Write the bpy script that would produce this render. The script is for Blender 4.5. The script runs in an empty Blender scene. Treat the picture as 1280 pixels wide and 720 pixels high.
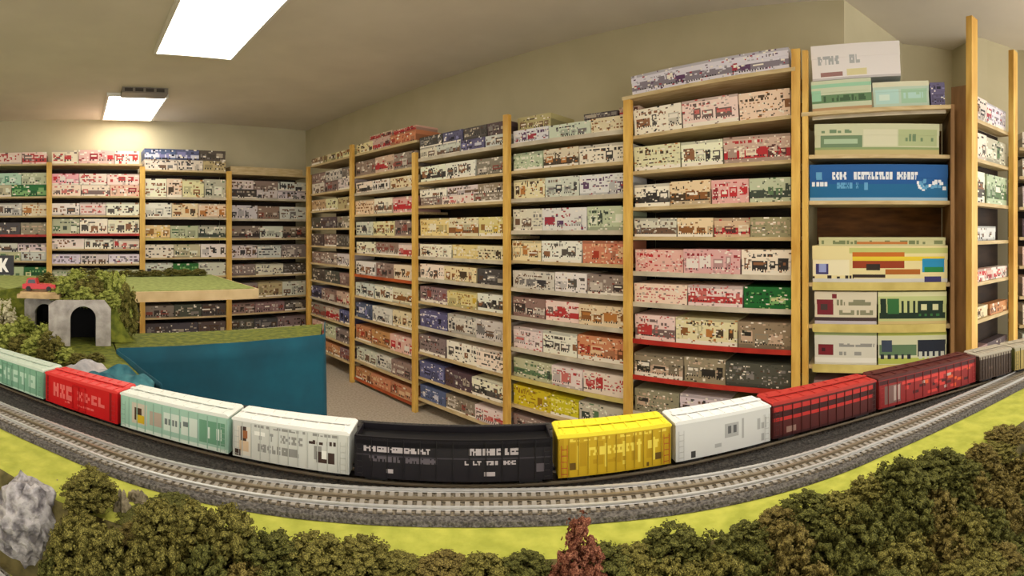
import bpy, math, random
from mathutils import Vector, Matrix, noise
PI = math.pi
rnd = random.Random(11)
SC = bpy.context.scene
COL = SC.collection
CAMZ = 1.36            # height of the lens above the floor
CEIL = CAMZ + 1.25

# ------------------------------------------------------------------ frames
TN = (1100 - 640) / 640.0                   # bearing of the long wall's normal
n_ = (math.sin(TN), math.cos(TN))
b_ = (-math.cos(TN), math.sin(TN))
ROT_R = -TN                                 # units against the long wall
ROT_B = PI / 2 - TN                         # units against the back wall
def W(a, c, z=0.0): return Vector((a * n_[0] + c * b_[0], a * n_[1] + c * b_[1], z))
TM = (590 - 640) / 640.0
m_ = (math.sin(TM), math.cos(TM)); l_ = (math.cos(TM), -math.sin(TM))
def F(s, p, z=0.0): return Vector((s * l_[0] + p * m_[0], s * l_[1] + p * m_[1], z))
def polar(x, d, z=0.0):
    t = (x - 640) / 640.0
    return Vector((d * math.sin(t), d * math.cos(t), z))
def toF(v): return (v.x * l_[0] + v.y * l_[1], v.x * m_[0] + v.y * m_[1])

# ------------------------------------------------------------------ materials
def lin(c):
    def f(u):
        u /= 255.0
        return u / 12.92 if u <= .04045 else ((u + .055) / 1.055) ** 2.4
    return (f(c[0]), f(c[1]), f(c[2]), 1.0)
MATS = {}
def mat(name, col, rough=.6, col2=None, scale=20.0, metal=0.0, bump=0.0, kind='noise', stretch=(1, 1, 1), detail=4, spec=.4, lo=.35, hi=.65, bscale=None):
    if name in MATS: return MATS[name]
    m = bpy.data.materials.new(name); m.use_nodes = True
    N = m.node_tree.nodes; L = m.node_tree.links
    B = N['Principled BSDF']
    B.inputs['Roughness'].default_value = rough
    B.inputs['Metallic'].default_value = metal
    B.inputs['Specular IOR Level'].default_value = spec
    B.inputs['Base Color'].default_value = lin(col)
    if col2 is not None or bump:
        tc = N.new('ShaderNodeTexCoord'); mp = N.new('ShaderNodeMapping'); L.new(tc.outputs['Object'], mp.inputs[0])
        mp.inputs['Scale'].default_value = stretch
        if kind == 'voronoi':
            t = N.new('ShaderNodeTexVoronoi'); out = t.outputs['Distance']
        else:
            t = N.new('ShaderNodeTexNoise'); t.inputs['Detail'].default_value = detail; out = t.outputs['Fac']
        t.inputs['Scale'].default_value = scale
        L.new(mp.outputs[0], t.inputs['Vector'])
        if col2 is not None:
            r = N.new('ShaderNodeValToRGB')
            r.color_ramp.elements[0].position = lo; r.color_ramp.elements[1].position = hi
            r.color_ramp.elements[0].color = lin(col2); r.color_ramp.elements[1].color = lin(col)
            L.new(out, r.inputs[0]); L.new(r.outputs[0], B.inputs['Base Color'])
        if bump:
            bp = N.new('ShaderNodeBump'); bp.inputs['Strength'].default_value = bump; bp.inputs['Distance'].default_value = .01
            L.new(out, bp.inputs['Height']); L.new(bp.outputs[0], B.inputs['Normal'])
    MATS[name] = m
    return m
def paint_mat():
    m = bpy.data.materials.new('printed_card'); m.use_nodes = True
    N = m.node_tree.nodes; L = m.node_tree.links; B = N['Principled BSDF']
    a = N.new('ShaderNodeVertexColor'); a.layer_name = 'Col'
    L.new(a.outputs[0], B.inputs['Base Color']); B.inputs['Roughness'].default_value = .5
    B.inputs['Specular IOR Level'].default_value = .3
    return m
PAINT = paint_mat()
def emis(name, col, s):
    m = bpy.data.materials.new(name); m.use_nodes = True
    B = m.node_tree.nodes['Principled BSDF']
    B.inputs['Base Color'].default_value = lin(col)
    B.inputs['Emission Color'].default_value = lin(col); B.inputs['Emission Strength'].default_value = s
    return m
def leafmat(name, c1, c2, c3):
    m = bpy.data.materials.new(name); m.use_nodes = True
    N = m.node_tree.nodes; L = m.node_tree.links; B = N['Principled BSDF']
    B.inputs['Roughness'].default_value = .85; B.inputs['Specular IOR Level'].default_value = .15
    tc = N.new('ShaderNodeTexCoord'); t = N.new('ShaderNodeTexNoise'); t.inputs['Scale'].default_value = 60
    oi = N.new('ShaderNodeObjectInfo'); ad = N.new('ShaderNodeVectorMath'); ad.operation = 'ADD'
    L.new(tc.outputs['Object'], ad.inputs[0]); L.new(oi.outputs['Location'], ad.inputs[1])
    L.new(ad.outputs[0], t.inputs['Vector']); t.inputs['Detail'].default_value = 3
    r = N.new('ShaderNodeValToRGB'); e = r.color_ramp.elements
    e[0].position = .36; e[0].color = lin(c1); e[1].position = .66; e[1].color = lin(c3)
    k = e.new(.5); k.color = lin(c2)
    L.new(t.outputs['Fac'], r.inputs[0]); L.new(r.outputs[0], B.inputs['Base Color'])
    return m

wood = mat('golden_pine', (226, 186, 96), .5, (196, 148, 62), 6, stretch=(4, 4, .6))
board_tan = mat('pale_board', (208, 188, 146), .6, (184, 160, 114), 9, stretch=(1, 6, 6))
board_red = mat('red_shelf_edge', (190, 52, 36), .5, (160, 34, 28), 9)
board_orange = mat('orange_shelf_edge', (190, 92, 44), .5, (160, 70, 34), 9)
board_yel = mat('yellow_shelf_edge', (214, 198, 122), .5, (190, 172, 98), 9)
board_white = mat('pale_shelf_edge', (206, 196, 176), .5, (180, 170, 150), 9)
board_dark = mat('dark_board', (96, 74, 54), .7, (70, 52, 38), 9)
backm = mat('brown_back_panel', (128, 84, 46), .75, (90, 58, 32), 7, stretch=(1, 1, 5))
backd = mat('gap_shade_back_panel', (52, 38, 28), .8, (36, 26, 20), 7, stretch=(1, 1, 5))  # deep shadow of the shelf gaps put into the panel colour
wallm = mat('tan_wall_paint', (196, 187, 156), .85, (188, 179, 148), 3, bump=.03)
ceilm = mat('ceiling_paint', (228, 220, 206), .9, (220, 212, 198), 2.5)
carpet = mat('tan_carpet', (192, 180, 164), .95, (166, 154, 138), 60, bump=.3)
grass = mat('yellow_green_turf', (182, 184, 78), .9, (154, 160, 60), 35, bump=.5, detail=8)
grass2 = mat('olive_turf', (120, 126, 40), .9, (78, 88, 26), 45, bump=.6, detail=8)
dirt = mat('dark_ground', (110, 100, 60), .95, (70, 66, 36), 40, bump=.6)
roadb = mat('black_roadbed', (72, 69, 66), .9, (40, 38, 37), 220, bump=.6, detail=2)
ballast = mat('grey_ballast', (158, 154, 146), .9, (92, 88, 84), 260, bump=.6, detail=2)
ballast2 = mat('tan_ballast', (140, 130, 112), .9, (84, 76, 66), 260, bump=.6, detail=2)
railm = mat('steel_rail', (205, 205, 205), .5, metal=.6)
brassm = mat('brown_rail', (152, 140, 120), .45, metal=.6)
tiem = mat('dark_sleeper', (52, 44, 38), .8)
tiel = mat('pale_sleeper', (150, 144, 136), .8)
teal = mat('teal_cloth', (8, 84, 104), .8, (6, 68, 86), 8, bump=.1)
stone = mat('grey_portal_stone', (176, 170, 164), .85, (140, 134, 128), 30, bump=.4)
black = mat('black_plastic', (26, 25, 27), .5)
wheelm = mat('dark_wheel_metal', (40, 37, 36), .45, metal=.5)
rockm = mat('grey_rock', (172, 168, 170), .9, (92, 88, 92), 60, bump=1.0, detail=6, lo=.38, hi=.58)
rockt = mat('tan_rock', (160, 150, 126), .9, (96, 88, 70), 60, bump=1.0, detail=6)
bark = mat('dark_bark', (64, 50, 34), .9)
white_enamel = mat('white_enamel', (225, 222, 214), .5)
ventm = mat('grey_vent_metal', (120, 112, 100), .5, metal=.3)
ventd = mat('vent_slot', (60, 54, 48), .7)
leaf_olive = leafmat('olive_foliage', (44, 42, 18), (94, 90, 42), (146, 138, 72))
leaf_dark = leafmat('dark_green_foliage', (36, 38, 16), (76, 78, 36), (122, 120, 60))
leaf_brown = leafmat('brown_green_foliage', (50, 42, 20), (98, 86, 44), (142, 130, 72))
leaf_red = leafmat('rust_foliage', (66, 32, 24), (114, 66, 50), (160, 114, 88))
leaf_light = leafmat('light_green_foliage', (84, 96, 36), (138, 146, 66), (186, 188, 104))
leaf_white = leafmat('pale_foliage', (150, 140, 110), (190, 184, 150), (225, 218, 190))

# ------------------------------------------------------------------ mesh builder
class MB:
    def __init__(s): s.v = []; s.f = []; s.m = []; s.c = []
    def quad(s, pts, mi=0, col=None):
        i = len(s.v); s.v += [tuple(p) for p in pts]; s.f.append(tuple(range(i, i + len(pts)))); s.m.append(mi); s.c.append(col)
    def box(s, x0, x1, y0, y1, z0, z1, mi=0, col=None, skip=''):
        P = [(x0, y0, z0), (x1, y0, z0), (x1, y1, z0), (x0, y1, z0), (x0, y0, z1), (x1, y0, z1), (x1, y1, z1), (x0, y1, z1)]
        i = len(s.v); s.v += P
        for key, q in (('b', (3, 2, 1, 0)), ('t', (4, 5, 6, 7)), ('f', (0, 1, 5, 4)), ('r', (1, 2, 6, 5)), ('k', (2, 3, 7, 6)), ('l', (3, 0, 4, 7))):
            if key in skip: continue
            s.f.append(tuple(i + k for k in q)); s.m.append(mi); s.c.append(col)
    def cyl(s, p0, p1, r, n=10, mi=0, col=None, r2=None, caps=True):
        p0 = Vector(p0); p1 = Vector(p1); d = (p1 - p0).normalized()
        u = d.orthogonal().normalized(); w = d.cross(u); r2 = r if r2 is None else r2
        i = len(s.v)
        for k in range(n):
            a = 2 * PI * k / n; o = u * math.cos(a) + w * math.sin(a)
            s.v.append(tuple(p0 + o * r)); s.v.append(tuple(p1 + o * r2))
        for k in range(n):
            a = i + 2 * k; b = i + 2 * ((k + 1) % n)
            s.f.append((a, b, b + 1, a + 1)); s.m.append(mi); s.c.append(col)
        if caps:
            s.f.append(tuple(i + 2 * k for k in range(n))[::-1]); s.m.append(mi); s.c.append(col)
            s.f.append(tuple(i + 2 * k + 1 for k in range(n))); s.m.append(mi); s.c.append(col)
    def prism(s, pts, y0, y1, mi=0, col=None):      # pts in xz, extruded along y
        n = len(pts); i = len(s.v)
        s.v += [(p[0], y0, p[1]) for p in pts] + [(p[0], y1, p[1]) for p in pts]
        s.f.append(tuple(range(i, i + n))); s.f.append(tuple(range(i + n, i + 2 * n))[::-1])
        s.m += [mi, mi]; s.c += [col, col]
        for k in range(n):
            j = (k + 1) % n
            s.f.append((i + k, i + n + k, i + n + j, i + j)); s.m.append(mi); s.c.append(col)
    def build(s, name, mats, parent=None, smooth=False, loc=None, rot=0.0):
        me = bpy.data.meshes.new(name); me.from_pydata(s.v, [], s.f)
        if not isinstance(mats, (list, tuple)): mats = [mats]
        for m in mats: me.materials.append(m)
        me.polygons.foreach_set('material_index', s.m)
        if any(c is not None for c in s.c):
            at = me.color_attributes.new('Col', 'FLOAT_COLOR', 'CORNER')
            buf = []
            for f, c in zip(s.f, s.c):
                buf += list(c if c is not None else (.5, .5, .5, 1)) * len(f)
            at.data.foreach_set('color', buf)
        if smooth: me.polygons.foreach_set('use_smooth', [True] * len(s.f))
        me.update()
        o = bpy.data.objects.new(name, me); COL.objects.link(o)
        if parent is not None: o.parent = parent
        if loc is not None: o.location = loc
        o.rotation_euler[2] = rot
        return o
def tag(o, label, cat, group=None, kind=None):
    o['label'] = label; o['category'] = cat
    if group: o['group'] = group
    if kind: o['kind'] = kind
    return o
def thing(name, label, cat, loc=(0, 0, 0), rot=0.0, group=None):
    o = bpy.data.objects.new(name, None); COL.objects.link(o); o.empty_display_size = .05
    o.location = loc; o.rotation_euler[2] = rot
    return tag(o, label, cat, group)
def copy_tree(o, parent=None):
    c = o.copy(); COL.objects.link(c); c.parent = parent
    for ch in list(o.children): copy_tree(ch, c)
    return c
def struct(o): o['kind'] = 'structure'; return o

# ------------------------------------------------------------------ the room
def slab(name, A, B, z0, z1, th=.08, m=wallm):    # wall from A to B, thickness away from the camera
    d = (B - A); L = math.hypot(d.x, d.y); ang = math.atan2(d.y, d.x)
    mb = MB(); mb.box(0, L, 0, th, z0, z1)
    return struct(mb.build(name, m, loc=(A.x, A.y, 0), rot=ang))
AW, CW = 2.75, 5.70
P1 = polar(1055, 2.757); P2 = polar(1128, 3.40); P3 = polar(1190, 3.52); P4 = polar(1222, 3.28); P5 = polar(1272, 3.52); P6 = polar(1400, 3.60)
slab('wall_back', W(-3.6, CW), W(AW, CW), 0, CEIL)
slab('wall_right', W(AW, CW), P1, 0, CEIL)
slab('wall_alcove', P1, P2, 0, CEIL)
slab('wall_recess', P2, P3, 0, CEIL)
slab('wall_pier', P3, P4, 0, CEIL)
slab('wall_end', P4, P5, 0, CEIL)
slab('wall_far_right', P5, P6, 0, CEIL)
Q = W(4.6, -3.8)
slab('wall_left', W(-3.6, -3.8), W(-3.6, CW), 0, CEIL)
for nm, z0, z1, m in (('floor', -.06, 0, carpet), ('ceiling', CEIL, CEIL + .08, ceilm)):
    mb = MB(); mb.box(-3.8, 5.0, -4.0, CW + .2, z0, z1); struct(mb.build(nm, m, rot=ROT_B))

# ceiling lights
glow = emis('lamp_diffuser_glow', (255, 246, 230), 11.5)
def troffer(a0, a1, c0, c1, label):
    t = thing('ceiling_light', label, 'ceiling light', W((a0 + a1) / 2, (c0 + c1) / 2, CEIL - .03), ROT_B, 'ceiling light panels')
    w = (a1 - a0) / 2; h = (c1 - c0) / 2
    f = MB(); e = .02
    f.box(-w - e, w + e, -h - e, -h, 0, .03); f.box(-w - e, w + e, h, h + e, 0, .03)
    f.box(-w - e, -w, -h, h, 0, .03); f.box(w, w + e, -h, h, 0, .03)
    f.build('frame', white_enamel, t)
    d = MB(); d.box(-w, w, -h, h, .006, .028); d.build('diffuser', glow, t)
troffer(.55, 1.08, 2.26, 3.46, 'large glowing rectangular ceiling light nearest the camera, cut by the top of the photo')
troffer(.30, .82, 4.60, 5.56, 'small glowing ceiling light close to the back wall beside the vent')
troffer(.55, 1.08, -.35, .85, 'unseen added ceiling light panel directly above the camera')  # out of view, continues the grid; added for more light
troffer(-1.9, -1.4, 2.3, 3.5, 'unseen added ceiling light panel over the left of the room')  # unseen panel in a second row, added to light the room
troffer(-1.9, -1.4, -.35, .85, 'unseen added ceiling light panel behind the camera to the left')  # another unseen panel, added to raise the room light
t = thing('ceiling_vent', 'grey slotted air vent on the ceiling beside the small light', 'vent', W(.60, 4.47, CEIL - .05), ROT_B)
mb = MB(); mb.box(-.2, .2, -.09, .09, 0, .05); mb.build('vent_housing', ventm, t)
mb = MB()
for k in range(4): mb.box(-.18 + k * .092, -.18 + k * .092 + .07, -.096, -.0902, .012, .04)
mb.build('slot', ventd, t)

# ------------------------------------------------------------------ printed boxes
PAL = {
 'w': ('white', (238, 230, 214), [('grey', (86, 80, 74)), ('brown', (140, 96, 66)), ('dark', (50, 46, 44))]),
 'W': ('pale grey', (212, 207, 198), [('dark', (58, 56, 60)), ('grey', (120, 116, 114)), ('brown', (110, 84, 66))]),
 'c': ('cream', (226, 212, 176), [('brown', (138, 90, 48)), ('orange', (182, 120, 60)), ('dark', (74, 58, 40))]),
 'p': ('pinkish', (234, 214, 202), [('red', (182, 56, 56)), ('pink', (200, 110, 104)), ('grey', (116, 96, 92))]),
 'q': ('pink', (224, 176, 168), [('red', (190, 44, 50)), ('white', (232, 222, 214)), ('crimson', (150, 40, 50))]),
 'r': ('red-striped', (206, 176, 156), [('crimson', (176, 40, 46)), ('dark', (90, 50, 46)), ('cream', (224, 210, 184))]),
 'R': ('red', (156, 54, 46), [('cream', (214, 190, 160)), ('dark', (70, 26, 26)), ('white', (224, 210, 200))]),
 'k': ('dark grey', (82, 75, 72), [('grey', (130, 124, 120)), ('cream', (176, 164, 146)), ('brown', (84, 62, 50))]),
 'm': ('mottled brown', (142, 124, 114), [('pale', (196, 184, 172)), ('dark', (58, 48, 46)), ('red', (136, 70, 60))]),
 'd': ('brown grey', (150, 138, 114), [('pale', (198, 170, 146)), ('dark', (46, 42, 36)), ('grey', (140, 132, 114))]),
 'g': ('green', (36, 104, 48), [('lime', (130, 176, 110)), ('cream', (206, 204, 150)), ('bottle', (22, 60, 34))]),
 'G': ('pale green', (186, 192, 160), [('green', (92, 120, 84)), ('dark', (60, 70, 60)), ('white', (224, 226, 206))]),
 'M': ('mint', (180, 210, 190), [('green', (100, 156, 128)), ('white', (230, 236, 226)), ('grey', (140, 160, 150))]),
 'b': ('navy', (92, 94, 130), [('white', (206, 206, 220)), ('lilac', (130, 130, 176)), ('dark', (30, 30, 52))]),
 'y': ('yellow', (216, 190, 36), [('brown', (150, 112, 24)), ('cream', (232, 222, 130)), ('olive', (140, 130, 40))]),
 'o': ('orange', (200, 138, 96), [('cream', (224, 190, 150)), ('red', (166, 56, 38)), ('brown', (110, 66, 40))]),
 't': ('tan', (190, 166, 128), [('brown', (124, 96, 66)), ('cream', (220, 204, 170)), ('dark', (82, 66, 50))]),
 'l': ('lilac white', (224, 218, 224), [('purple', (92, 60, 96)), ('grey', (130, 122, 134)), ('red', (160, 50, 66))]),
 'Y': ('creamy yellow', (226, 208, 140), [('yellow', (206, 172, 60)), ('white', (236, 226, 200)), ('brown', (150, 108, 50))]),
}
def jit(c, a=10):
    return tuple(max(0, min(255, v + rnd.uniform(-a, a))) for v in c)
def art(code, w, h, cell):
    nx = max(6, int(w / cell)); nz = max(4, int(h / cell))
    name, base, acc = PAL[code]
    base = jit(base, 8)
    g = [[0] * nx for _ in range(nz)]
    cols = [base] + [a[1] for a in acc] + [tuple(v * .82 for v in base), (236, 228, 214), (44, 40, 40)]
    A = rnd.choice([1, 1, 2, 3])
    style = rnd.choice(['train', 'train', 'mix', 'mix', 'text', 'band']) if code != 'r' else 'band'
    if code == 'r': A = 1
    def rect(x0, x1, z0, z1, k):
        for z in range(max(0, z0), min(nz, z1)):
            for x in range(max(0, x0), min(nx, x1)): g[z][x] = k
    mx = max(1, nx // 16)
    if rnd.random() < .45: rect(0, nx, 0, max(1, nz // 6), 5 if rnd.random() < .6 else 4)
    if rnd.random() < .3: rect(0, nx, nz - max(1, nz // 7), nz, 4)
    if style == 'band': rect(0, nx, nz // 5, nz // 2, A)
    x = mx
    while x < nx - mx - 2:
        seg = rnd.randint(max(3, int(.03 / cell)), max(5, int(.085 / cell)))
        x1 = min(nx - mx, x + seg)
        k = rnd.random()
        z0 = nz // 4 + rnd.randint(0, 1)
        if style in ('train', 'mix', 'band') and k < .72:
            c = rnd.choice([1, 2, 3, A, 4])
            hh = z0 + max(2, int(nz * rnd.uniform(.28, .5)))
            rect(x, x1, z0, hh, c)
            if rnd.random() < .5: rect(x + 1, x1 - 1, z0 + (hh - z0) // 2, hh - 1, rnd.choice([5, 2, 0]))
            for q in range(x, x1, 2): rect(q, q + 1, z0 - 1, z0, 6)
        elif k < .92:
            for zz in (int(nz * .68), int(nz * .45), int(nz * .28)):
                q = x
                while q < x1:
                    if rnd.random() < .7: rect(q, q + rnd.randint(1, 2), zz, zz + (2 if zz > nz * .6 and nz > 10 else 1), A)
                    q += rnd.randint(2, 3)
        else:
            rect(x + 1, x + 1 + nz // 3, nz // 3, nz // 3 + nz // 3, rnd.choice([1, 2, 3]))
        x = x1 + rnd.randint(1, 2)
    if style in ('text', 'mix') or rnd.random() < .4:
        q = mx + rnd.randint(0, nx // 4); e = min(nx - mx, q + rnd.randint(nx // 4, nx // 2 + 1)); z = int(nz * .76)
        while q < e:
            rect(q, q + rnd.randint(1, 2), z, z + max(1, nz // 8), A); q += rnd.randint(2, 3)
    for _ in range(nx * nz // 9):
        z = rnd.randrange(nz); q = rnd.randrange(nx); rect(q, q + rnd.randint(1, 2), z, z + 1, rnd.choice([1, 2, 3, 4, 4, 5, 5, 0]))
    return nx, nz, g, cols, base, name, acc[A - 1][0]
def grid_front(mb, x0, x1, z0, z1, y, g, cols, nx, nz, rev=False):
    lc = [lin(c) for c in cols]
    dx = (x1 - x0) / nx; dz = (z1 - z0) / nz
    for z in range(nz):
        x = 0
        while x < nx:
            e = x
            while e < nx and g[z][e] == g[z][x]: e += 1
            q = [(x0 + x * dx, y, z0 + z * dz), (x0 + e * dx, y, z0 + z * dz), (x0 + e * dx, y, z0 + (z + 1) * dz), (x0 + x * dx, y, z0 + (z + 1) * dz)]
            mb.quad(q if not rev else q[::-1], 0, lc[g[z][x]]); x = e
def printed_box(code, w, h, d, cell, custom=None, name='train_box'):
    if custom: nx, nz, g, cols, base, nm, an = custom
    else: nx, nz, g, cols, base, nm, an = art(code, w, h, cell)
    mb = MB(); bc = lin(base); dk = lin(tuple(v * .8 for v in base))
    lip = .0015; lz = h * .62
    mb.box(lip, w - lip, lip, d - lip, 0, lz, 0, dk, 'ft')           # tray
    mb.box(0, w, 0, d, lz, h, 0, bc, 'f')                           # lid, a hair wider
    # printed front: lower part on the tray, upper part on the lid
    k = max(1, int(round(nz * .62)))
    grid_front(mb, lip, w - lip, 0, lz, lip, g[:k], cols, nx, k)
    grid_front(mb, 0, w, lz, h, 0, g[k:], cols, nx, nz - k)
    return mb, nm, an

ORD = ['first', 'second', 'third', 'fourth', 'fifth', 'sixth', 'seventh', 'eighth', 'ninth', 'tenth', 'eleventh', 'twelfth', 'thirteenth']
def unit(key, origin, rot, w, dep, top, rows, phrase, label, cell=.008, posts='LR', edge=None, pw=.042, tilts=(), toph=None, lpo=0.0):
    t = thing('shelving_unit', label, 'shelving unit', (origin.x, origin.y, 0), rot, 'wooden shelving units')
    zs = [r[0] for r in rows]
    def post(x0, y0, y1, zt):
        mb = MB(); mb.box(x0, x0 + pw, y0, y1, 0, zt); return mb
    if 'L' in posts: post(-pw / 2 + lpo, -.032, -.001, CAMZ + top).build('post', wood, t)
    if 'R' in posts: post(w - pw / 2, -.032, -.001, CAMZ + (toph or top)).build('post', wood, t)
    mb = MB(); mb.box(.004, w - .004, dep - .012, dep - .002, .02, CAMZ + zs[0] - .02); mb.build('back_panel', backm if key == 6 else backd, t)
    for i, r in enumerate(rows):
        z = CAMZ + r[0]; e = (edge or {}).get(i, board_tan)
        tl = tilts[i] if i < len(tilts) else 0
        def shear(m): m.v = [(a, b, c + tl * a / w) for a, b, c in m.v]; return m
        mb = MB(); mb.box(.002 - (.03 if i == 0 and tl else 0), w - .002, -.033 if i == 0 and tl else 0, dep - .013, z - .018, z); shear(mb)
        mb.build('shelf_board', board_dark if e is None else board_tan, t)
        if e is not board_tan and e is not None:
            mb = MB(); mb.box(.022, w - .022, -.006, -.0005, z - (.034 if key == 6 else .02), z + .004); shear(mb); s = mb.build('shelf_edge_strip', e, t)
    # boxes, each a thing
    M = Matrix.Translation((origin.x, origin.y, 0)) @ Matrix.Rotation(rot, 4, 'Z')
    for i, r in enumerate(rows):
        z, codes = r[0], r[1]
        if not codes: continue
        gap = (zs[i - 1] - z - .02) if i else (r[2] if len(r) > 2 else .12)
        layers = codes.split('/')
        frac = (r[3] if len(r) > 3 else rnd.uniform(.70, .80)) if i else 1.0
        hh = gap * frac / len(layers)
        zz = CAMZ + z + .0005; tl = tilts[i] if i < len(tilts) else 0
        if tl and i: gap += .0; 
        for li, row in enumerate(layers[::-1]):
            usable = w - .05 - (.0 if li == 0 else .0)
            ws = [rnd.uniform(.8, 1.25) if c != '-' else .5 for c in row]
            tot = sum(ws); x = .025; cnt = 0
            for ci, c in enumerate(row):
                bw = usable * ws[ci] / tot
                if c == '-': x += bw; continue
                cnt += 1
                h = hh * (rnd.uniform(.94, 1.0) if len(layers) == 1 else .985)
                wid = bw - .004
                mb, nm, an = printed_box(c, wid, h, (dep - .06 - rnd.uniform(0, .04)) if dep > .2 else dep - .035, cell)
                yo = rnd.uniform(.004, .018)
                o = mb.build('train_box', PAINT)
                o.matrix_world = M @ Matrix.Translation((x, yo - (.03 if i == 0 and tl else 0), zz + tl * x / w)) @ Matrix.Rotation(-math.atan(tl / w), 4, 'Y')
                pos = (['lower ', 'upper ', 'topmost '][li] if len(layers) > 1 else '')
                where = 'top' if i == 0 else ORD[i]
                tag(o, f'{pos}{nm} box, {an} print, {ORD[cnt-1]} from left, {where} shelf of {phrase}', 'box', f'boxed train sets on {phrase}')
                x += bw
            zz += hh + .0008
    return t

D = 2.40
def cx(x): return D * math.tan((1100 - x) / 640.0)
cs = [4.88, cx(442), cx(521), cx(636), cx(787), cx(996)]
RR = {
 1: [(.70, 'ttc', .07), (.40, 'mWm/WmW'), (.22, 'tct'), (.04, 'kkm'), (-.14, 'kmk'), (-.32, 'mmW'), (-.50, 'kkm'), (-.68, 'bmr'), (-.86, 'mrb'), (-1.04, 'rGm'), (-1.20, 'rom')],
 2: [(.70, 'cro', .09), (.50, 'mrm'), (.345, 'wwc'), (.155, 'cwq'), (-.03, 'Wcm'), (-.19, 'wmp'), (-.38, 'wmc'), (-.57, 'Wwc'), (-.76, 'bWc'), (-.96, 'ooq'), (-1.15, 'WWm'), (-1.31, 'ooo')],
 3: [(.548, 'kbkk/WWbW', .16), (.375, 'wwm'), (.197, 'wWm/mpm'), (-.027, 'YcY', 0, .62), (-.185, 'wYc'), (-.345, 'wck'), (-.52, 'mYw'), (-.707, 'bWW'), (-.90, 'mww'), (-1.09, 'bkw'), (-1.25, 'bmp')],
 4: [(.544, 'lWc', .085), (.379, 'Gcw'), (.201, 'cWl'), (.005, 'WlG'), (-.175, 'cwo'), (-.347, 'Wwm'), (-.521, 'mpc'), (-.717, 'pwo'), (-.896, 'Gpp'), (-1.07, 'yyG'), (-1.25, 'mm')],
 5: [(.713, 'l', .105), (.507, 'wpc'), (.32, 'cwr'), (.13, 'wcqG'), (-.024, 'Wcrd'), (-.21, 'qqw'), (-.372, 'ppg'), (-.566, 'pcd'), (-.756, 'ddk'), (-.945, 'dWd'), (-1.14, 'mm')],
}
phr = {1: 'corner unit', 2: 'orange-bottomed unit', 3: 'unit above hopper', 4: 'yellow-bottomed unit', 5: 'red-edged unit'}
lab = {1: 'narrow-looking wooden shelving unit on the long wall beside the room corner',
 2: 'wooden shelving unit with orange bottom row, second from the corner on the long wall',
 3: 'wooden shelving unit with dark boxes piled on top, above the black hopper',
 4: 'wooden shelving unit with yellow boxes at the bottom, above the yellow boxcar',
 5: 'taller wooden shelving unit with red shelf edges, above the right white boxcar'}
edges = {1: {7: board_white}, 2: {6: board_orange, 11: board_orange, 2: board_white}, 3: {0: board_white, 4: board_white, 7: board_white, 5: board_white, 9: board_tan},
 4: {0: board_white, 2: board_white, 3: board_white, 5: board_white, 6: board_white, 8: board_yel, 7: board_white}, 5: {5: board_white, 6: board_white, 7: board_red, 8: board_red, 9: board_white}}
tops = {1: .69, 2: .79, 3: .60, 4: .73, 5: .695}
for k in range(1, 6):
    o = W(D, cs[k - 1]); w = cs[k - 1] - cs[k]
    unit(k, o, ROT_R, w, .33, tops[k], RR[k], phr[k], lab[k], cell={1: .014, 2: .012, 3: .009, 4: .0075, 5: .0065}[k], posts='L' if k < 5 else 'LR', edge=edges[k], tilts=(.062, .052, .026, .018) if k == 5 else (), toph=.86)
# cardboard end boxes and dark pile on top of the fourth unit, pile of red boxes on the second
def loose(name, code, w, h, d, a, c, z, rot, label, cat='box', cell=.008, group='boxes piled on top of the shelving', part=None):
    mb, nm, an = printed_box(code, w, h, d, cell); o = mb.build(name, PAINT); p = W(a, c)
    o.location = (p.x, p.y, z); o.rotation_euler[2] = rot
    return tag(o, label, cat, group)
zt = CAMZ + .544 + .086
loose('cardboard_box', 't', .26, .085, .25, D + .05, cs[3] - .03, zt, ROT_R, 'brown cardboard box on top of the unit above the yellow boxcar, beside tall post')
loose('dark_box', 'k', .22, .035, .2, D + .03, cs[3] - .54, zt, ROT_R, 'flat dark box lying on the top row above the yellow boxcar')
loose('dark_box', 'r', .12, .045, .2, D + .03, cs[3] - .77, zt - .0, ROT_R, 'small dark red box on the top row right beside the raised shelf')
zt2 = CAMZ + .70 + .091
loose('red_box', 'r', .34, .045, .22, D + .03, cs[1] - .22, zt2, ROT_R, 'flat red and brown box lying highest on the unit next to the corner unit')
loose('red_box', 'r', .30, .035, .22, D + .03, cs[1] - .58, zt2, ROT_R, 'flat dark red box on the right of the unit next to the corner unit')

# the wide-shelved end unit
U6 = W(D, D * math.tan((1100 - 1010) / 640.0)); w6 = D * math.tan(90 / 640.0) + D * math.tan(88 / 640.0)
rows6 = [(.56, ''), (.365, ''), (.148, ''), (-.24, ''), (-.437, ''), (-.627, ''), (-.82, 'mW', 0, .7), (-1.02, 'dm', 0, .7)]
unit(6, U6, ROT_R, w6, .33, .85, rows6, 'wide end unit', 'wooden shelving unit with widely spaced shelves and a blue box, right of the photo', cell=.006, posts='L', edge={0: board_white, 3: board_yel, 4: board_yel, 5: board_yel}, tilts=(.035,), pw=.026, lpo=-.010)
u6 = [o for o in COL.objects if o.get('label', '').startswith('wooden shelving unit with widely')][0]
mb = MB(); mb.box(w6 - .001, w6 + .017, -.02, .31, 0, CAMZ + .60); mb.build('side_panel', mat('brown_side_plank', (140, 104, 62), .6, (112, 80, 44), 6, stretch=(4, 4, .6)), u6)
M6 = Matrix.Translation((U6.x, U6.y, 0)) @ Matrix.Rotation(ROT_R, 4, 'Z')
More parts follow.
